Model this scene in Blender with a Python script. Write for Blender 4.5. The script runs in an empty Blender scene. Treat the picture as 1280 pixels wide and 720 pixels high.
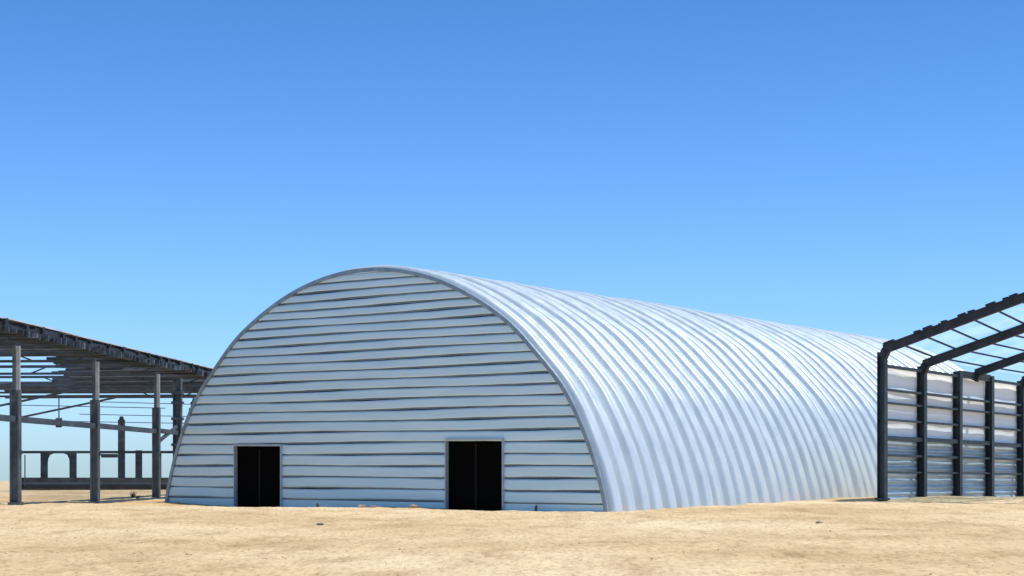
import bpy, math, random
import numpy as np
from mathutils import Vector

random.seed(7)
C = bpy.context.scene.collection
sc = bpy.context.scene

# ------------------------------------------------------------------ camera
F_PX, CX, HY, EYE = 2057.0, 640.0, 580.0, 1.7
cam = bpy.data.cameras.new('camera'); co = bpy.data.objects.new('camera', cam); C.objects.link(co)
co.location = (0, 0, EYE); co.rotation_euler = (math.radians(90), 0, 0)
cam.sensor_width = 36; cam.lens = F_PX / 1280 * 36
cam.shift_y = (HY - 360) / 1280
cam.clip_end = 20000; cam.clip_start = 0.1
sc.camera = co

A = math.radians(35.918)
DV = Vector((math.sin(A), math.cos(A), 0))       # along the hut
GV = Vector((math.cos(A), -math.sin(A), 0))      # across the hut
UP = Vector((0, 0, 1))
R0 = Vector((3.487, 59.776, 0))                  # right front corner of the hut
HW = 11.68                                       # half width
MID = R0 - GV * HW

# ------------------------------------------------------------------ materials
def new_mat(name):
    m = bpy.data.materials.new(name); m.use_nodes = True
    nt = m.node_tree; b = nt.nodes['Principled BSDF']
    return m, nt, b

def N(nt, t, **kw):
    n = nt.nodes.new(t)
    for k, v in kw.items():
        if k in n.inputs.keys() if hasattr(n.inputs, 'keys') else False:
            n.inputs[k].default_value = v
        else:
            setattr(n, k, v)
    return n

def ramp(nt, fac, stops):
    r = nt.nodes.new('ShaderNodeValToRGB')
    while len(r.color_ramp.elements) < len(stops): r.color_ramp.elements.new(0.5)
    for e, (p, c) in zip(r.color_ramp.elements, stops):
        e.position = p; e.color = (*c, 1) if len(c) == 3 else c
    nt.links.new(fac, r.inputs[0])
    return r

def noisy(name, c1, c2, rough=0.6, metal=0.0, scale=(1, 1, 1), freq=3.0, c3=None, c3_at=0.7, bump=0.0, rough2=None, detail=6):
    m, nt, b = new_mat(name)
    tc = nt.nodes.new('ShaderNodeTexCoord'); mp = nt.nodes.new('ShaderNodeMapping')
    mp.inputs['Scale'].default_value = scale
    nt.links.new(tc.outputs['Object'], mp.inputs[0])
    n = nt.nodes.new('ShaderNodeTexNoise'); n.inputs['Scale'].default_value = freq; n.inputs['Detail'].default_value = detail
    n.inputs['Roughness'].default_value = 0.65
    nt.links.new(mp.outputs[0], n.inputs[0])
    st = [(0.35, c1), (0.62, c2)]
    if c3: st += [(c3_at, c3)]
    r = ramp(nt, n.outputs['Fac'], st)
    nt.links.new(r.outputs[0], b.inputs['Base Color'])
    b.inputs['Metallic'].default_value = metal
    if rough2 is None:
        b.inputs['Roughness'].default_value = rough
    else:
        mr = nt.nodes.new('ShaderNodeMapRange'); mr.inputs['From Min'].default_value = .3; mr.inputs['From Max'].default_value = .7
        mr.inputs['To Min'].default_value = rough; mr.inputs['To Max'].default_value = rough2
        nt.links.new(n.outputs['Fac'], mr.inputs[0]); nt.links.new(mr.outputs[0], b.inputs['Roughness'])
    if bump:
        bp = nt.nodes.new('ShaderNodeBump'); bp.inputs['Strength'].default_value = bump; bp.inputs['Distance'].default_value = 0.02
        nt.links.new(n.outputs['Fac'], bp.inputs['Height']); nt.links.new(bp.outputs[0], b.inputs['Normal'])
    return m

M = {}
M['siding'] = noisy('siding_galvanised', (.57, .735, .785), (.66, .81, .85), .5, .15, (.25, .25, 2.2), 1.2, rough2=.65)
M['roofmetal'] = noisy('roof_galvanised', (.56, .61, .625), (.63, .675, .685), .30, .35, (1, 1, .25), 2.2, rough2=.42)
M['seam_shade'] = noisy('roof_seam_shadow', (.16, .20, .24), (.34, .38, .42), .6, .1, freq=1.2)  # shadow line in each rib valley, painted as a dark strip along the seam
M['lap_shade'] = noisy('shaded_lap_joint', (.24, .31, .36), (.38, .46, .51), .7, 0, (.3, .3, 1), 1.5)  # shade inside the siding grooves, put into a darker colour
M['trim'] = noisy('trim_steel', (.20, .25, .29), (.30, .36, .40), .45, .5, freq=2)
M['frame_light'] = noisy('door_frame_paint', (.38, .43, .47), (.46, .51, .54), .5, .2, freq=4)
M['black'] = noisy('door_black', (.0015, .0015, .0015), (.003, .0025, .0025), .9, 0, (6, 6, .6), 2)
M['dark_post'] = noisy('door_stile', (.002, .002, .002), (.004, .004, .004), .6, 0, freq=4)
M['slate'] = noisy('slate_steel', (.018, .028, .034), (.04, .056, .066), .5, .25, freq=2.2, c3=(.06, .05, .045), c3_at=.74)
M['rafter'] = noisy('rust_dark_steel', (.011, .014, .018), (.030, .032, .038), .6, .15, freq=1.8, c3=(.075, .045, .036), c3_at=.76)
M['old_steel'] = noisy('weathered_steel', (.045, .055, .066), (.105, .122, .14), .6, .2, freq=1.6, c3=(.10, .058, .042), c3_at=.72)
M['old_dark'] = noisy('weathered_dark_timber', (.024, .033, .046), (.062, .085, .115), .75, 0, (1, 1, 3), .9, c3=(.10, .085, .085), c3_at=.72)
M['post_head'] = noisy('sunlit_head_steel', (.30, .31, .32), (.44, .45, .46), .5, .2, freq=3)  # sunlight on the post tops painted in as a paler tone
M['deck'] = noisy('roof_deck_boards', (.028, .045, .068), (.06, .092, .135), .8, 0, (.35, 4, 1), 1.3, c3=(.10, .14, .18), c3_at=.7)
M['joist_grey'] = noisy('grey_joist', (.09, .115, .15), (.17, .21, .26), .7, .1, freq=1.5)
M['pale_edge'] = noisy('pale_roof_sheet', (.55, .53, .50), (.72, .70, .67), .5, .1, freq=1)
M['wall_low'] = noisy('low_concrete_wall', (.20, .19, .18), (.32, .30, .28), .85, freq=.8)
M['clad_white'] = noisy('bright_wall_sheet', (.88, .91, .92), (.94, .95, .95), .6, 0, (.3, .3, 3), 1.5)  # bright upper end of the wall's light gradient, put into the sheet colour
M['clad_grey'] = noisy('dim_wall_sheet', (.36, .45, .49), (.58, .66, .69), .42, .2, (.35, .35, 5), 1.6, c3=(.66, .71, .73), c3_at=.70)  # dimmer lower end of the same gradient, painted as blue-grey
M['stone'] = noisy('stone', (.16, .12, .085), (.34, .26, .18), .9, freq=8)
M['weed'] = noisy('dry_weed', (.06, .06, .025), (.14, .12, .05), .9, freq=8)
M['pebble'] = noisy('pebble', (.13, .095, .06), (.55, .42, .28), .9, freq=.9, detail=2)

M['dark_post'].node_tree.nodes['Principled BSDF'].inputs['Specular IOR Level'].default_value = .15
M['black'].node_tree.nodes['Principled BSDF'].inputs['Specular IOR Level'].default_value = .05
# translucent sheet
m, nt, b = new_mat('clear_roof_sheet')
tr = nt.nodes.new('ShaderNodeBsdfTransparent'); tr.inputs[0].default_value = (.93, .96, .98, 1)
tl = nt.nodes.new('ShaderNodeBsdfTranslucent'); tl.inputs[0].default_value = (.70, .82, .86, 1)
mx = nt.nodes.new('ShaderNodeMixShader')
tc = nt.nodes.new('ShaderNodeTexCoord'); nz = nt.nodes.new('ShaderNodeTexNoise'); nz.inputs['Scale'].default_value = .7; nz.inputs['Detail'].default_value = 6
mr = nt.nodes.new('ShaderNodeMapRange'); mr.inputs['From Min'].default_value = .3; mr.inputs['From Max'].default_value = .7
mr.inputs['To Min'].default_value = .08; mr.inputs['To Max'].default_value = .26
nt.links.new(tc.outputs['Object'], nz.inputs[0]); nt.links.new(nz.outputs[0], mr.inputs[0]); nt.links.new(mr.outputs[0], mx.inputs[0])
nt.links.new(tr.outputs[0], mx.inputs[1]); nt.links.new(tl.outputs[0], mx.inputs[2])
nt.links.new(mx.outputs[0], nt.nodes['Material Output'].inputs[0])
M['clear'] = m

# ground
m, nt, b = new_mat('dry_sand')
tc = nt.nodes.new('ShaderNodeTexCoord')
def gn(scale, freq, detail=5, rough=.6):
    mp = nt.nodes.new('ShaderNodeMapping'); mp.inputs['Scale'].default_value = scale
    nt.links.new(tc.outputs['Object'], mp.inputs[0])
    n = nt.nodes.new('ShaderNodeTexNoise'); n.inputs['Scale'].default_value = freq; n.inputs['Detail'].default_value = detail
    n.inputs['Roughness'].default_value = rough
    nt.links.new(mp.outputs[0], n.inputs[0]); return n
big = gn((1, .9, 1), .07, 4)
mid = gn((1, .35, 1), .8, 6, .7)
fin = gn((1, .35, 1), 9.0, 6, .8)
r1 = ramp(nt, big.outputs['Fac'], [(.38, (.48, .335, .180)), (.50, (.575, .425, .245)), (.62, (.64, .495, .305))])
r2 = ramp(nt, mid.outputs['Fac'], [(.30, (.66, .58, .50)), (.50, (1, 1, 1)), (.72, (1.12, 1.12, 1.10))])
r3 = ramp(nt, fin.outputs['Fac'], [(.32, (.50, .43, .36)), (.50, (.99, .99, .99)), (.68, (1.16, 1.16, 1.14))])
def mul(a, c, f=1.0):
    x = nt.nodes.new('ShaderNodeMix'); x.data_type = 'RGBA'; x.blend_type = 'MULTIPLY'; x.inputs[0].default_value = f
    nt.links.new(a, x.inputs[6]); nt.links.new(c, x.inputs[7]); return x.outputs[2]
c = mul(mul(r1.outputs[0], r2.outputs[0], .8), r3.outputs[0], .9)
nt.links.new(c, b.inputs['Base Color']); b.inputs['Roughness'].default_value = .95
b.inputs['Specular IOR Level'].default_value = .1
bp = nt.nodes.new('ShaderNodeBump'); bp.inputs['Strength'].default_value = .5; bp.inputs['Distance'].default_value = .05
nt.links.new(fin.outputs['Fac'], bp.inputs['Height']); nt.links.new(bp.outputs[0], b.inputs['Normal'])
M['sand'] = m

# ------------------------------------------------------------------ mesh helpers
def mesh_obj(name, verts, faces, mat, parent=None, smooth=False):
    me = bpy.data.meshes.new(name); me.from_pydata([tuple(v) for v in verts], [], faces); me.update()
    if smooth: me.polygons.foreach_set('use_smooth', [True] * len(me.polygons))
    me.materials.append(M[mat] if isinstance(mat, str) else mat)
    o = bpy.data.objects.new(name, me); C.objects.link(o)
    if parent is not None:
        o.parent = parent
        o.location = -top_loc(parent)
    return o

def top_loc(p):
    v = Vector(p.location)
    while p.parent is not None:
        p = p.parent; v = v + Vector(p.location)
    return v

def empty(name, loc, label, cat, group=None):
    o = bpy.data.objects.new(name, None); C.objects.link(o); o.location = loc
    o['label'] = label; o['category'] = cat
    if group: o['group'] = group
    return o

class MB:
    def __init__(s): s.v = []; s.f = []
    def add(s, vs, fs):
        b0 = len(s.v); s.v += [Vector(v) for v in vs]; s.f += [tuple(i + b0 for i in f) for f in fs]
    def bar(s, a, b, w, h, up=UP, w2=None, h2=None):
        """box beam from a to b, width w sideways, height h along 'up'."""
        a = Vector(a); b = Vector(b); t = (b - a).normalized()
        side = t.cross(up)
        if side.length < 1e-4: side = t.cross(Vector((1, 0, 0)))
        side.normalize(); u = side.cross(t).normalized()
        w2 = w if w2 is None else w2; h2 = h if h2 is None else h2
        vs = []
        for p, ww, hh in ((a, w, h), (b, w2, h2)):
            for i, j in ((-1, -1), (1, -1), (1, 1), (-1, 1)): vs.append(p + side * i * ww / 2 + u * j * hh / 2)
        s.add(vs, [(0, 3, 2, 1), (4, 5, 6, 7), (0, 1, 5, 4), (1, 2, 6, 5), (2, 3, 7, 6), (3, 0, 4, 7)])
    def hpost(s, base, top, w, d, ax, ay, tf=.03, tw=.02):
        """H-section upright: flanges d wide separated along ax by w; web along ax."""
        base = Vector(base); top = Vector(top)
        pts = [(-w/2, -d/2), (-w/2 + tf, -d/2), (-w/2 + tf, -tw/2), (w/2 - tf, -tw/2), (w/2 - tf, -d/2), (w/2, -d/2),
               (w/2, d/2), (w/2 - tf, d/2), (w/2 - tf, tw/2), (-w/2 + tf, tw/2), (-w/2 + tf, d/2), (-w/2, d/2)]
        n = len(pts); vs = []
        for p in (base, top):
            for x, y in pts: vs.append(p + ax * x + ay * y)
        fs = [tuple(range(n - 1, -1, -1)), tuple(range(n, 2 * n))]
        for i in range(n): fs.append((i, (i + 1) % n, n + (i + 1) % n, n + i))
        s.add(vs, fs)
    def build(s, name, mat, parent=None, smooth=False):
        return mesh_obj(name, s.v, s.f, mat, parent, smooth)

# ------------------------------------------------------------------ noise in numpy
rng = np.random.default_rng(3)
TAB = rng.random((256, 256))
def vnoise(x, y):
    xi = np.floor(x).astype(int); yi = np.floor(y).astype(int)
    fx = x - xi; fy = y - yi; fx = fx * fx * (3 - 2 * fx); fy = fy * fy * (3 - 2 * fy)
    g = lambda i, j: TAB[i & 255, j & 255]
    return (g(xi, yi) * (1 - fx) + g(xi + 1, yi) * fx) * (1 - fy) + (g(xi, yi + 1) * (1 - fx) + g(xi + 1, yi + 1) * fx) * fy

def base_h(x, y):
    r = np.hypot(x, y)
    t = np.maximum(r - 108, 0)
    z = -0.0098 * (np.sqrt(t * t + 36) - 6)
    z = z + .30 * np.exp(-(((x + 21) / 9) ** 2 + ((y - 57) / 9) ** 2))
    z = z + .22 * np.exp(-(((x - 20) / 7) ** 2 + ((y - 73) / 8) ** 2))
    z = z - .20 * np.exp(-(((x + 9) / 5.5) ** 2 + ((y - 69) / 5) ** 2)) - .09 * np.exp(-(((x + .5) / 4) ** 2 + ((y - 61.5) / 4) ** 2))
    return z
def ground_h(x, y):
    z = base_h(x, y); r = np.hypot(x, y)
    k = np.clip((r - 4) / 10, 0, 1) * np.clip(1 - (r - 60) / 90, .15, 1)
    z = z + k * ((vnoise(x * .17 + 9, y * .17) - .5) * .12 + (vnoise(x * .55, y * .55 + 31) - .5) * .05
                 + (vnoise(x * 1.9, y * 1.9 + 7) - .5) * .035 + (vnoise(x * 6 + 3, y * 6) - .5) * .028)
    return z

# ------------------------------------------------------------------ ground
def build_ground():
    fine = np.radians(np.linspace(-24, 24, 620)); rest = np.radians(np.linspace(24, 336, 90)[1:-1])
    th = np.concatenate([fine, rest])
    rr = np.concatenate([np.geomspace(1.5, 14, 22)[:-1], np.geomspace(14, 80, 560)[:-1], np.geomspace(80, 140, 60)[:-1], np.geomspace(140, 9000, 60)])
    T, Rr = np.meshgrid(th, rr)
    X = Rr * np.sin(T); Y = Rr * np.cos(T); Z = ground_h(X, Y)
    nr, na = X.shape
    V = np.stack([X, Y, Z], -1).reshape(-1, 3)
    V = np.vstack([V, [[0, 0, 0]]])
    i = np.arange(nr - 1)[:, None]; j = np.arange(na)[None, :]; j2 = (j + 1) % na
    Q = np.stack([i * na + j, (i + 1) * na + j, (i + 1) * na + j2, i * na + j2], -1).reshape(-1, 4)
    Q = Q[:, ::-1]
    me = bpy.data.meshes.new('ground')
    c0 = nr * na
    tri = np.stack([np.full(na, c0), np.arange(na), (np.arange(na) + 1) % na], -1)[:, ::-1]
    nl = Q.size + tri.size
    me.vertices.add(len(V)); me.vertices.foreach_set('co', V.ravel())
    me.loops.add(nl); me.loops.foreach_set('vertex_index', np.concatenate([Q.ravel(), tri.ravel()]).astype(np.int32))
    me.polygons.add(len(Q) + len(tri))
    ls = np.concatenate([np.arange(len(Q)) * 4, Q.size + np.arange(len(tri)) * 3]).astype(np.int32)
    me.polygons.foreach_set('loop_start', ls)
    me.update(calc_edges=True); me.validate()
    me.polygons.foreach_set('use_smooth', np.ones(len(me.polygons), bool))
    me.materials.append(M['sand'])
    o = bpy.data.objects.new('ground', me); C.objects.link(o); o['kind'] = 'structure'
    o['label'] = 'dry pale sand and dirt ground in front of the metal hut'
    return o
g = build_ground()
if g.data.polygons[1000].normal.z < 0: g.data.flip_normals()

# ------------------------------------------------------------------ arched hut
PR = [(11.68, -.4), (11.68, 0), (11.40, 1.15), (10.95, 2.4), (10.32, 3.7), (9.65, 4.72), (8.60, 5.85), (7.42, 6.98), (6.25, 7.78),
      (5.0, 8.45), (3.65, 9.0), (2.3, 9.36), (1.1, 9.55), (0, 9.60), (-1.1, 9.55), (-2.3, 9.36)]
def half_profile(n_per=5):
    out = []
    for k in range(1, len(PR) - 3):
        p0, p1, p2, p3 = [np.array(PR[q]) for q in (k - 1, k, k + 1, k + 2)]
        if k == 1: p0 = np.array((11.72, -1.1))
        for s in range(n_per):
            t = s / n_per
            out.append(.5 * ((2 * p1) + (p2 - p0) * t + (2 * p0 - 5 * p1 + 4 * p2 - p3) * t * t + (3 * p1 - p0 - 3 * p2 + p3) * t ** 3))
    out.append(np.array((0, 9.60)))
    return np.array(out)
H = half_profile()
H[:, 0] = np.maximum(H[:, 0], 0)
PROFILE = [(11.70, -.4)] + [tuple(p) for p in H]                       # right half, base to apex
PROFILE = PROFILE + [(-u, z) for u, z in PROFILE[-2::-1]]             # whole arch, right base to left base
zs = H[:, 1]; us = H[:, 0]
def halfw(z): return float(np.interp(z, zs, us)) if z > 0 else 11.68 + .0 * z
def hp(u, t, z): return MID + GV * u + DV * t + UP * z
HL = 48.0

hut = empty('arched_hut', MID, 'long arched corrugated metal hut with two black doors in its blue-grey end wall', 'building')

# roof shell: deep arch ribs
P = [Vector((u, z)) for u, z in PROFILE]
NRM = []
for i in range(len(P)):
    a = P[max(i - 1, 0)]; b = P[min(i + 1, len(P) - 1)]; t = (b - a).normalized()
    NRM.append(Vector((t.y, -t.x)))
if NRM[0].x < 0: NRM = [-n for n in NRM]
pitch = .98; ns = 24; nrib = int(round(HL / pitch))
def rib(s):
    # rounded crest, sharp valley, small step on the crest
    # valley, steep side, broad crest with a shallow stiffening groove, steep side
    def ss(a, b, x):
        x = min(max((x - a) / (b - a), 0), 1); return x * x * (3 - 2 * x)
    v = ss(.14, .30, s) * (1 - ss(.74, .90, s))
    v -= .10 * math.exp(-((s - .54) / .05) ** 2)
    v -= .16 * math.exp(-((s - .02) / .016) ** 2)
    return v
verts = []; faces = []
cols = []
SS = [0, .01, .02, .03, .045, .07] + [.07 + (1 - .07) * i / 22 for i in range(1, 22)]
for k in range(nrib):
    for s in SS:
         cols.append(((k + s) * pitch, rib(s), k))
cols.append((nrib * pitch, 0, nrib))
rib_var = [random.uniform(.8, 1.15) for _ in range(nrib + 1)]
for t, d, k in cols:
    for i, (p, n) in enumerate(zip(P, NRM)):
        dent = .005 * math.sin(i * .9 + k * 2.1) + .005 * math.sin(i * .37 + k * 5.3)
        off = -.15 + .33 * d * rib_var[k] + dent
        tt = t + (.015 * math.sin(i * .5 + k * 1.7))
        verts.append(hp(p.x + n.x * off, tt, p.y + n.y * off))
np_ = len(P)
for c in range(len(cols) - 1):
    for i in range(np_ - 1):
        a = c * np_ + i; faces.append((a, a + 1, a + np_ + 1, a + np_))
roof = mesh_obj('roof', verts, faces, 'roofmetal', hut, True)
roof.data.materials.append(M['seam_shade'])
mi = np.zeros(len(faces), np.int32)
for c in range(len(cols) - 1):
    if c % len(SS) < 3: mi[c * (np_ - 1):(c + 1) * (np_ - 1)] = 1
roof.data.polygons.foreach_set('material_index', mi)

# rim trim along the front edge
mb = MB(); vs = []; fs = []
for i, (p, n) in enumerate(zip(P, NRM)):
    for off, t in ((-.13, -.09), (.02, -.09), (.02, .06), (-.13, .06)):
        vs.append(hp(p.x + n.x * off, t, p.y + n.y * off))
for i in range(np_ - 1):
    for q in range(4):
        a = i * 4 + q; b = i * 4 + (q + 1) % 4; fs.append((a, b, b + 4, a + 4))
mesh_obj('rim_trim', vs, fs, 'trim', hut)

# front wall: lapped sheets with recessed laps; u grows to the right
# door rectangles in hut coordinates (u measured from the middle, + to the right)
DOORS = [(-18.99 + HW, -16.25 + HW, 2.45), (-7.42 + HW, -4.68 + HW, 2.60)]
levels = [-.6, .2]
z = .2
for _ in range(5): z += .465; levels.append(z)
step = .455
while z < 9.4:
    step = max(.345, step - .008); z += step; levels.append(z)
verts = []; faces = []; dark_faces = []
def wavy(u, z): return .022 * math.sin(u * .45 + z * 3.1) + .006 * math.sin(u * 1.3 + z * 7.7) + .003 * math.sin(u * 3.9 + z * 1.3)
def strip(rows, u0f, u1f, nseg):
    """rows: list of (z, depth, wav, scale) ; u0f/u1f functions of z"""
    b0 = len(verts)
    for (zz, dep, wv) in rows:
        u0 = u0f(zz); u1 = u1f(zz)
        for s in range(nseg + 1):
            u = u0 + (u1 - u0) * s / nseg
            dz = wv * wavy(u, round(rows[0][0], 2)) if 0 < s < nseg else 0
            verts.append(hp(u, -dep - .004 * math.sin(u * .9 + zz * 9) * (dep > .02), zz + dz))
    for r in range(len(rows) - 1):
        for s in range(nseg):
            a = b0 + r * (nseg + 1) + s; faces.append((a, a + 1, a + nseg + 2, a + nseg + 1))
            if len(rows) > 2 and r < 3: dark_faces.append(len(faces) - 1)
for k in range(len(levels) - 1):
    z0, z1 = levels[k], levels[k + 1]
    if z0 > 9.45: break
    z1 = min(z1, 9.56)
    gr = .072
    if k == 0: rows = [(z0, .0, 0), (z1, .0, 0)]
    else: rows = [(z0, 0, 1), (z0 + .001, -.10, 1), (z0 + gr, -.10, 1), (z0 + gr + .004, .022, 1), (z0 + gr + .05, .034, 1), ((z0 + z1) / 2 + .03, .030, 1), (z1 - .05, .020, 1), (z1, -.01, 1)]
    inset = .07
    L = lambda zz: -(max(halfw(min(max(zz, 0), 9.6)) - inset, .05)); Rr_ = lambda zz: max(halfw(min(max(zz, 0), 9.6)) - inset, .05)
    if z1 <= 2.53:
        c = [DOORS[0][0], DOORS[0][1], DOORS[1][0], DOORS[1][1]]
        strip(rows, L, lambda zz: c[0], 12); strip(rows, lambda zz: c[1], lambda zz: c[2], 26); strip(rows, lambda zz: c[3], Rr_, 18)
    else:
        strip(rows, L, Rr_, 64)
fw = mesh_obj('front_wall', verts, faces, 'siding', hut); fw.data.materials.append(M['lap_shade'])
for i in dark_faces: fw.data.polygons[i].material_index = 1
# back wall
vs = [hp(0, HL - .1, 3)] + [hp(p.x, HL - .1, p.y) for p in P]
mesh_obj('back_wall', vs, [(0, i, i + 1) for i in range(1, len(vs) - 1)], 'siding', hut)

for di, (u0, u1, zt) in enumerate(DOORS):
    lab = 'narrower black double door at the left of the end wall' if di == 0 else 'wider black double door at the right of the end wall'
    mb = MB()
    wf = .04
    mb.bar(hp(u0 - wf / 2 + .01, -.03, -.6), hp(u0 - wf / 2 + .01, -.03, zt), wf, .20, up=DV)
    mb.bar(hp(u1 + wf / 2 - .01, -.03, -.6), hp(u1 + wf / 2 - .01, -.03, zt), wf, .20, up=DV)
    mb.bar(hp(u0 - wf + .01, -.032, zt + .06), hp(u1 + wf - .01, -.032, zt + .04), .20, .08)
    fr = mb.build('door', 'frame_light', hut); fr.name = 'door'; fr['label'] = lab
    um = (u0 + u1) / 2
    for s, (a, b) in enumerate(((u0, um), (um, u1))):
        mb = MB()
        cz = (zt - .3) / 2
        mb.bar(hp((a + b) / 2, .10, -.6), hp((a + b) / 2, .10, zt), abs(b - a) - .02, .05, up=DV)
        # boards' raised battens
        lf = mb.build('door_leaf', 'black', fr)
    mb = MB(); mb.bar(hp(um, .055, -.6), hp(um, .055, zt - .12), .10, .04, up=DV); mb.build('centre_stile', 'dark_post', fr)

# ------------------------------------------------------------------ right: steel frame shed
S0 = Vector((15.8, 70.2, .17)); SL = .009; SK = .9      # SK: metres per drawing unit of this shed
def sp(u, t, z): return S0 + (GV * u + DV * t + UP * (z - SL * t)) * SK
shed = empty('steel_frame_shed', sp(0, 0, 0), 'unfinished dark steel frame shed with clear roof sheets and sheeted side wall', 'shed')
POSTS = [0, 4.9, 9.75, 14.5, 19.6, 24.5]
PITCH = math.tan(math.radians(17.2)); WID = 16.0
for k, t in enumerate(POSTS):
    top = 7.0 if k == 0 else 6.62
    mb = MB(); mb.hpost(sp(0, t, -.4), sp(0, t, top), .34, .34, GV, DV)
    o = mb.build('post', 'slate', shed)
    mb = MB(); mb.bar(sp(0, t, 0), sp(0, t, .09), .5, .5, up=DV); mb.build('base_plate', 'slate', o)
RAF = [(0, 7.10), (4.9, 6.68), (12.1, 6.62), (19.6, 6.62)]
def rz(k, u):
    z0 = RAF[k][1]; return z0 + PITCH * (u if u <= WID / 2 else WID - u)
for k, (t, z0) in enumerate(RAF):
    mb = MB()
    # left slope with bent knee
    pr = [(-.17, z0 - .22), (.10, z0 - .02), (.45, rz(k, .45) + .02)]
    mb.bar(sp(.02, t, z0 - .36), sp(.22, t, rz(k, .22) - .03), .26, .34, up=GV)
    mb.bar(sp(.12, t, rz(k, .12)), sp(WID / 2, t, rz(k, WID / 2)), .26, .36)
    mb.bar(sp(.15, t, rz(k, .15) + .17), sp(WID / 2, t, rz(k, WID / 2) + .17), .34, .03)
    mb.build('rafter', 'rafter', shed)
    mb = MB(); mb.bar(sp(WID / 2, t, rz(k, WID / 2) - .003), sp(WID, t, rz(k, WID)), .26, .36); mb.build('rafter', 'rafter', shed)
    mb = MB(); mb.hpost(sp(WID, t, -.4), sp(WID, t, z0 - .1), .34, .34, GV, DV); mb.build('post', 'slate', shed)
# girts per bay
GZ = [(6.38, .15), (5.23, .13), (4.62, .12), (3.81, .12), (2.94, .23), (2.13, .12), (1.31, .09)]
for k in range(len(POSTS) - 1):
    for z, h in GZ:
        hh = h * random.uniform(.7, .85); dz = random.uniform(-.02, .02)
        mb = MB(); mb.bar(sp(.02, POSTS[k] + .175, z + dz), sp(.02, POSTS[k + 1] - .175, z + dz), .16, hh)
        mb.build('eave_beam' if z > 6 else 'girt', 'slate', shed)
# thicker stretch of eave beam where the third rafter lands
mb = MB(); mb.bar(sp(.02, 9.95, 6.56), sp(.02, 14.3, 6.56), .2, .2); mb.build('eave_beam', 'slate', shed)
# purlins
for i in range(14):
    u = .55 + i * 1.14
    if i == 13: continue
    z = lambda k: rz(k, u) + .22
    mb = MB()
    pts = [(-.12, z(0))] + [(RAF[k][0], z(k)) for k in range(4)] + [(24.5, z(3))]
    for a, b in zip(pts[:-1], pts[1:]):
        mb.bar(sp(u, a[0], a[1]), sp(u, b[0], b[1]), .06, .07)
    mb.build('purlin', 'rafter', shed)
for i, u in enumerate((.35, 1.75, 2.25, 3.05, 3.9, 4.35, 5.25, 5.95, 6.3, 7.2)):
    w = (.5, .3, .42, .25, .35, .3, .42, .25, .35, .4)[i]
    mb = MB(); mb.bar(sp(u - w / 2, -.02, rz(0, u - w / 2) + .24), sp(u + w / 2, -.02, rz(0, u + w / 2) + .24 - .02 * (i % 2)), .22, .12)
    mb.build('purlin_cleat', 'rafter', shed)
# clear sheets on the visible slope and the other one
for k in range(3):
    t0, t1 = RAF[k][0] + .18, RAF[k + 1][0] - .18
    if k < 1: pass
    v = []
    for t, kk in ((t0, k), (t1, k + 1)):
        for u in (.15, WID / 2): v.append(sp(u, t, rz(kk, u) + .262))
    v += [p + UP * .012 for p in v]
    mesh_obj('clear_roof_sheet', v, [(0, 1, 3, 2), (4, 6, 7, 5), (0, 4, 5, 1), (2, 3, 7, 6), (0, 2, 6, 4), (1, 5, 7, 3)], 'clear', shed)
# wall sheets outside the girts, corrugated lengthwise
def clad(name, z0, z1, mat, pit, dep, t0=0.05, t1=24.4, uo=-.22, nseg=40):
    n = int((z1 - z0) / pit); vs = []; fs = []
    rows = []
    for i in range(n * 6 + 1):
        ph = i / 6 * 2 * math.pi
        rows.append((z0 + (z1 - z0) * i / (n * 6), dep * math.sin(ph) * (1 + .3 * math.sin(i * .37))))
    for zz, d in rows:
        for s in range(nseg + 1):
            t = t0 + (t1 - t0) * s / nseg
            vs.append(sp(uo + d + .012 * math.sin(t * 1.9 + zz * 4), t, zz))
    for r in range(len(rows) - 1):
        for s in range(nseg):
            a = r * (nseg + 1) + s; fs.append((a, a + 1, a + nseg + 2, a + nseg + 1))
    return mesh_obj(name, vs, fs, mat, shed, True)
o = clad('wall_sheet', 2.94, 6.34, 'clad_white', .34, .007); o['label'] = 'upper wall sheeting, painted white for its brighter light'
o = clad('wall_sheet', -.4, 2.93, 'clad_grey', .30, .045, uo=-.24); o['label'] = 'lower wall sheeting, painted blue-grey for its dimmer light'

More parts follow.
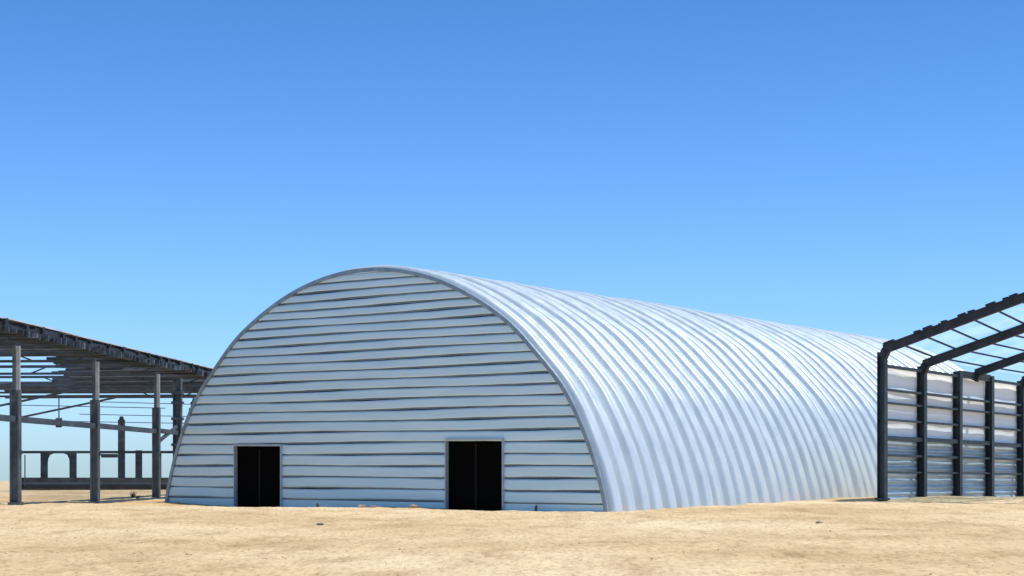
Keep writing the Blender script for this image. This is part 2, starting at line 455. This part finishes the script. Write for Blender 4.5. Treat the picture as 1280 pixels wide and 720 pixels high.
# ------------------------------------------------------------------ left: open shed
LX = -18.1; LD = .0583
EV = Vector((LD, 1, 0)).normalized(); WV = Vector((-1, LD, 0)).normalized()     # along / to the left across
def lp(D, W, z): return Vector((LX + LD * (D - 60), D, 0)) + WV * W + UP * z
gh = lambda p: float(ground_h(np.array([p.x]), np.array([p.y]))[0])
ls = empty('open_shed', lp(60, 0, 0), 'long open-sided weathered post shed with a partly boarded dark roof', 'shed')
RD = [50.7, 60.0, 69.3, 78.7, 88.0, 97.3, 106.6]
RW = 17.0
for k, D in enumerate(RD):
    p = lp(D, 0, 0)
    w = .34
    mb = MB(); mb.hpost(lp(D, 0, -.4), lp(D, 0, 4.4), w, .3, WV, EV, .05, .12)
    o = mb.build('post', 'old_steel', ls)
    mb = MB(); mb.bar(lp(D, -.10, 4.3), lp(D, -.10, 6.0), .13, .12, up=EV); mb.build('post_head', 'post_head', o)
    mb = MB(); mb.bar(lp(D, 0.03, 4.4), lp(D, 0.03, 6.05), .13, .16, up=EV); mb.build('post_core', 'old_steel', o)
    mb = MB(); mb.bar(lp(D, 0, gh(p) - .05), lp(D, 0, gh(p) + .1), .44, .42, up=EV); mb.build('footing', 'old_steel', o)
    # bolts and clamps
    mb = MB(); mb.bar(lp(D, -.19, 2.05), lp(D, -.19, 2.2), .1, .1, up=EV); mb.build('bracket', 'old_dark', o)
    # left hand row, far side
    mb = MB(); mb.hpost(lp(D, RW, -.4), lp(D, RW, 6.0), .34, .3, WV, EV, .05, .12); mb.build('post', 'old_steel', ls)
# corner post and leaning strut close to the hut
mb = MB(); mb.hpost(lp(82.6, 0, -.3), lp(82.6, 0, 6.0), .42, .3, WV, EV, .05, .12); o = mb.build('post', 'old_steel', ls)
for z in (5.2, 4.7, 3.9, 2.6):
    mb = MB(); mb.bar(lp(82.6, 0, z), lp(82.6, 0, z + .14), .56, .4, up=EV); mb.build('clamp', 'old_dark', o)
mb = MB()
a = Vector((-16.75, 80, -.3)); b = Vector((-15.55, 80.6, 4.9))
mb.bar(a, b, .16, .16, up=Vector((0, 1, 0)))
for i in range(16):
    q = a + (b - a) * (i + 1) / 17; mb.bar(q, q + (b - a).normalized() * .12, .24, .24, up=Vector((0, 1, 0)))
mb.build('leaning_strut', 'rafter', ls)
mb = MB(); mb.bar(lp(79.0, 0, 2.75), lp(82.5, 0, 3.6), .12, .14); mb.build('brace', 'old_dark', ls)
# rails on the near row
for k in range(1, len(RD) - 1):
    a, b = RD[k] + .17, RD[k + 1] - .17
    mb = MB(); mb.bar(lp(a, .02, 3.34 - .002 * (a - 60)), lp(b, .02, 3.34 - .004 * (b - 60)), .18, .22); mb.build('mid_rail', 'old_dark', ls)
    mb = MB(); mb.bar(lp(a, 0, gh(lp(a, 0, 0)) + .03), lp(b, 0, gh(lp(b, 0, 0)) + .03), .14, .12); mb.build('base_rail', 'old_dark', ls)
mb = MB(); mb.bar(lp(50.9, .02, 3.38), lp(59.8, .02, 3.34), .18, .22); mb.build('mid_rail', 'old_dark', ls)
mb = MB(); mb.bar(lp(64.7, .02, 3.30), lp(64.9, .02, 3.36), .22, .34); mb.bar(lp(64.8, .02, 3.5), lp(64.8, .02, 4.4), .04, .04); mb.build('hanger', 'old_dark', ls)
# roof trusses at the posts
for k, D in enumerate(RD):
    mb = MB()
    mb.bar(lp(D, 0, 6.38), lp(D, RW, 6.38), .14, .13); mb.bar(lp(D, .0, 6.04), lp(D, 10.5, 6.04), .14, .11)
    mb.bar(lp(D, 10.45, 6.03), lp(D, RW, 4.7), .14, .12)
    for i in range(0, 12, 3):
        w0 = i * .88; a, b = (6.04, 6.38) if i % 2 else (6.38, 6.04)
        mb.bar(lp(D, w0, a), lp(D, w0 + .88, b), .07, .06)
    mb.build('truss', 'old_dark', ls)
# joists: only under boarded stretches; widths follow the boarding
def cover(D):
    if D < 69.3: return RW
    if D < 74: return 2.6
    if D < 79: return 3.6
    if D < 84: return 5.2
    if D < 89: return 6.8
    if D < 93: return 8.2
    if D < 97.3: return 9.6
    return RW
D = 49.5; i = 0
while D < 107.5:
    w = cover(D) + random.uniform(-.4, .4)
    z = 6.5 + random.uniform(-.05, .03)
    mb = MB(); mb.bar(lp(D, -.18 - random.uniform(0, .14), z), lp(D + random.uniform(-.15, .15), w, z + random.uniform(-.08, .04)), .12, random.uniform(.14, .30))
    mb.build('joist', random.choice(['old_dark', 'old_dark', 'rafter', 'old_steel', 'joist_grey']), ls)
    D += random.uniform(.6, .85) if D < 69 else random.uniform(.45, .72); i += 1
# edge beam with uneven top, built of lapped lengths
D = 48.5
while D < 108:
    L_ = random.uniform(2.0, 3.6); e = min(D + L_, 108)
    zc = 6.60 + random.uniform(-.05, .05)
    mb = MB(); mb.bar(lp(D, -.02, zc), lp(e - .03, -.02, zc + random.uniform(-.05, .05)), .2, .30 + random.uniform(-.04, .06)); mb.build('edge_beam', 'rafter', ls)
    D = e
D = 49.0
while D < 107.5:
    mb = MB(); s = random.uniform(.12, .3)
    mb.bar(lp(D, -.12, 6.74), lp(D + s, -.12, 6.78), .26, random.uniform(.14, .24)); mb.build('edge_block', 'rafter', ls)
    D += random.uniform(1.2, 2.6)
# boarding (one sheet per bay step)
segs = [48.5, 52, 55.5, 59, 62.5, 66, 69.3, 74, 79, 84, 89, 93, 97.3, 101, 104.5, 108]
for a, b in zip(segs[:-1], segs[1:]):
    w = .9 if b > 53 else RW
    v = [lp(a + .02, .1, 6.66), lp(b - .02, .1, 6.66), lp(b - .02, w, 6.66), lp(a + .02, w, 6.66)]
    v += [p + UP * .05 for p in v]
    mesh_obj('roof_boarding', v, [(0, 3, 2, 1), (4, 5, 6, 7), (0, 1, 5, 4), (1, 2, 6, 5), (2, 3, 7, 6), (3, 0, 4, 7)], 'deck', ls)
    # pale roofing sheet just above
    zt = 6.88 + random.uniform(-.01, .02)
    v = [lp(a + .01, -.1, zt), lp(b - .01, -.1, zt), lp(b - .01, w, zt), lp(a + .01, w, zt)]
    v += [p + UP * .05 for p in v]
    mesh_obj('roof_sheet', v, [(0, 3, 2, 1), (4, 5, 6, 7), (0, 1, 5, 4), (1, 2, 6, 5), (2, 3, 7, 6), (3, 0, 4, 7)], 'pale_edge', ls)
# lower ties under the roof
for D, z, w0, w1, h in ((64.6, 5.98, .2, 17, .10), (73.9, 5.98, .2, 2.8, .1), (83.3, 5.98, .2, 6, .1), (92.6, 6.0, .2, 9.6, .1), (102, 5.98, .2, 17, .12), (99.5, 6.1, .2, 17, .12), (104.5, 6.0, .2, 17, .12)):
    mb = MB(); mb.bar(lp(D, w0, z), lp(D, w1, z - .05), .12, h); mb.build('tie_beam', 'old_dark', ls)
for D, z, w0, w1 in ((100, 5.35, 0, 9.5), (104, 4.72, 0, 12), (103, 4.30, 1, 16), (95, 5.05, 4, 16)):
    mb = MB(); mb.bar(lp(D, w0, z - .12), lp(D, w1, z + .15), .04, .045); mb.build('tie_rod', 'old_steel', ls)
# end wall at the back
BD = 107.2
def bw(x): return (LX + LD * (BD - 60)) - (x - 640) / F_PX * BD
mb = MB(); mb.bar(lp(BD, -.2, 2.48), lp(BD, RW, 2.48), .16, .17); mb.build('girt', 'old_dark', ls)
mb = MB(); mb.bar(lp(BD, -.3, .66), lp(BD, RW, .66), .3, .30); mb.build('wall_coping', 'old_steel', ls)
mb = MB(); mb.bar(lp(BD, -.3, .25), lp(BD, RW, .25), .2, .52); mb.build('low_wall', 'wall_low', ls)
mb = MB(); mb.bar(lp(BD - .25, -.3, .22), lp(BD - .25, RW, .22), .2, .22); mb.build('sill_beam', 'rafter', ls)
for x, top, w in ((50, 2.4, .42), (87, 2.4, .42), (149, 4.6, .42), (171, 2.6, .40), (196, 2.4, .34)):
    W = bw(x)
    mb = MB(); mb.bar(lp(BD - .02, W, .8), lp(BD - .02, W, top - .001), w, .22, up=EV); 
    if x == 149: mb.bar(lp(BD - .02, W, top), lp(BD - .02, W, top + .22), .3, .2, up=EV, w2=.18)
    mb.build('wall_post', 'old_dark', ls)
for x, s in ((50, 1), (87, -1)):
    W = bw(x + 4 * s)
    v = []
    for dd in (-.1, .1):
        v += [lp(BD + dd, bw(x + 3.8 * s), 2.40), lp(BD + dd, bw(x + 12 * s), 2.40), lp(BD + dd, bw(x + 7 * s), 2.30), lp(BD + dd, bw(x + 4.6 * s), 2.05), lp(BD + dd, bw(x + 3.8 * s), 1.7)]
    n = 5
    mesh_obj('corner_haunch', v, [tuple(range(5)), tuple(range(9, 4, -1))] + [(i, (i + 1) % 5, 5 + (i + 1) % 5, 5 + i) for i in range(5)], 'old_dark', ls)
mb = MB(); mb.bar(lp(BD - 1, bw(32), .3), lp(BD - 1, bw(32), 2.3), .06, .06, up=EV); mb.build('thin_pole', 'old_steel', ls)
mb = MB(); mb.bar(lp(70, -.05, 2.05), lp(70, -.75, 2.05), .08, .16); mb.build('bracket_arm', 'old_dark', ls)

# ------------------------------------------------------------------ small things on the ground
def rock(x, y, s, label):
    vs = []; fs = []
    rr = random.Random(int(x * 97 + y))
    n, m_ = 9, 5
    zg = gh(Vector((x, y, 0)))
    for i in range(m_ + 1):
        ph = math.pi * i / m_
        for j in range(n):
            t = 2 * math.pi * j / n; k = 1 + rr.uniform(-.22, .22)
            vs.append((x + s * 1.3 * k * math.sin(ph) * math.cos(t), y + s * k * math.sin(ph) * math.sin(t), zg + s * .25 + s * .6 * k * math.cos(ph)))
    for i in range(m_):
        for j in range(n):
            fs.append((i * n + j, i * n + (j + 1) % n, (i + 1) * n + (j + 1) % n, (i + 1) * n + j))
    o = mesh_obj('rock', vs, fs, 'stone'); o['label'] = label; o['category'] = 'rock'; o['group'] = 'small rocks near the metal hut'
def at(px, D): return ((px - CX) / F_PX * D, D)
rock(*at(452, 65.0), .14, 'small dark rock at the hut wall between the two doors, left of a pair')
rock(*at(466, 64.6), .11, 'small dark rock at the hut wall between the two doors, right of a pair')
rock(*at(516, 63.6), .15, 'flat dark rock near the left side of the wider black door')
rock(*at(400, 47), .08, 'lone dark rock on open sand in front of the narrower door')
rock(*at(1024, 46), .08, 'dark rock on rough sand in front of the ribbed hut side')

def weed(x, y, h, label, n=26, w=.16):
    vs = []; fs = []; rr = random.Random(int(x * 31 + y * 7)); zg = gh(Vector((x, y, 0)))
    for _ in range(n):
        a = rr.uniform(0, 6.28); r = rr.uniform(.1, 1) * w; hh = h * rr.uniform(.5, 1)
        bx, by = x + math.cos(a) * w * .2, y + math.sin(a) * w * .2
        tx, ty = x + math.cos(a) * r, y + math.sin(a) * r
        sx, sy = -math.sin(a) * .012, math.cos(a) * .012
        b0 = len(vs)
        vs += [(bx - sx, by - sy, zg - .02), (bx + sx, by + sy, zg - .02), ((bx + tx) / 2 + sx, (by + ty) / 2 + sy, zg + hh * .6), ((bx + tx) / 2 - sx, (by + ty) / 2 - sy, zg + hh * .6), (tx, ty, zg + hh)]
        fs += [(b0, b0 + 1, b0 + 2, b0 + 3), (b0 + 3, b0 + 2, b0 + 4)]
    o = mesh_obj('weed', vs, fs, 'weed'); o['label'] = label; o['category'] = 'weed'; o['group'] = 'dry weeds near the buildings'
weed(*at(670, 61.3), .30, 'dry upright weed against the hut wall right of the wider door', 34, .10)
weed(*at(397, 66.3), .26, 'small dry weed at the hut wall between the doors')
weed(*at(166, 84), .40, 'dry green-brown weed on the sand inside the open shed', 40, .3)
weed(*at(172, 80), .25, 'lower dry weed nearer the shed posts, beside the taller one', 30, .25)

# pebbles and clods, uncountable
V = []; Fc = []
oct_ = [(1, 0, 0), (0, 1, 0), (-1, 0, 0), (0, -1, 0), (0, 0, 1), (0, 0, -.5)]
of = [(0, 1, 4), (1, 2, 4), (2, 3, 4), (3, 0, 4), (1, 0, 5), (2, 1, 5), (3, 2, 5), (0, 3, 5)]
npb = 4500
rg = np.random.default_rng(11)
Dd = 20 * (75 / 20) ** rg.random(npb); An = rg.uniform(-.40, .40, npb)
Xp = Dd * np.tan(An) ; Yp = Dd
dens = vnoise(Xp * .12 + 40, Yp * .12)
keep = rg.random(npb) < np.clip((dens - .25) * 1.8, .08, 1)
Xp, Yp = Xp[keep], Yp[keep]
rel = (Xp - MID.x) * DV.x + (Yp - MID.y) * DV.y
ok = rel < -.3
Xp, Yp = Xp[ok], Yp[ok]; Zp = ground_h(Xp, Yp)
Sz = np.exp(rg.normal(-4.1, .35, len(Xp)))
for x, y, z, s in zip(Xp, Yp, Zp, Sz):
    b0 = len(V); a = rg.uniform(0, 6.28); ca, sa = math.cos(a), math.sin(a)
    for p in oct_:
        k = s * (0.75 + .5 * rg.random())
        V.append((x + (p[0] * ca - p[1] * sa) * k * 1.2, y + (p[0] * sa + p[1] * ca) * k, z + p[2] * k * .7))
    Fc += [tuple(i + b0 for i in f) for f in of]
o = mesh_obj('pebbles', V, Fc, 'pebble'); o['kind'] = 'stuff'; o['label'] = 'small pebbles and clods scattered over the sand'; o['category'] = 'pebbles'

# ------------------------------------------------------------------ light
EL = math.radians(69); AZ = math.radians(108)      # azimuth clockwise from +Y
sd = Vector((math.sin(AZ) * math.cos(EL), math.cos(AZ) * math.cos(EL), math.sin(EL)))
sun = bpy.data.lights.new('sun', 'SUN'); sun.energy = 5.0; sun.angle = math.radians(.5); sun.color = (1, .95, .88)
so = bpy.data.objects.new('sun', sun); C.objects.link(so); so.rotation_euler = sd.to_track_quat('Z', 'Y').to_euler()
w = bpy.data.worlds.new('World'); sc.world = w; w.use_nodes = True
nt = w.node_tree; bg = nt.nodes['Background']
sky = nt.nodes.new('ShaderNodeTexSky'); sky.sky_type = 'NISHITA'; sky.sun_disc = False
sky.sun_elevation = EL; sky.sun_rotation = AZ; sky.altitude = 0; sky.air_density = 1.0; sky.dust_density = .3; sky.ozone_density = 3.0
bg.inputs[1].default_value = .13
tc = nt.nodes.new('ShaderNodeTexCoord'); sx = nt.nodes.new('ShaderNodeSeparateXYZ'); nt.links.new(tc.outputs['Generated'], sx.inputs[0])
tint = ramp(nt, sx.outputs['Z'], [(0, (.68, .99, 1.45)), (.05, (.64, .96, 1.56)), (.12, (.58, .93, 1.45)), (.27, (.39, .77, 1.20)), (.5, (.60, 1.12, 1.38)), (1, (.70, 1.26, 1.32))])
mxx = nt.nodes.new('ShaderNodeMix'); mxx.data_type = 'RGBA'; mxx.blend_type = 'MULTIPLY'; mxx.inputs[0].default_value = 1
mxx.clamp_result = False
nt.links.new(sky.outputs[0], mxx.inputs[6]); nt.links.new(tint.outputs[0], mxx.inputs[7])
nt.links.new(mxx.outputs[2], bg.inputs[0])

sc.view_settings.view_transform = 'Standard'; sc.view_settings.look = 'None'
sc.view_settings.exposure = 0; sc.view_settings.gamma = 1
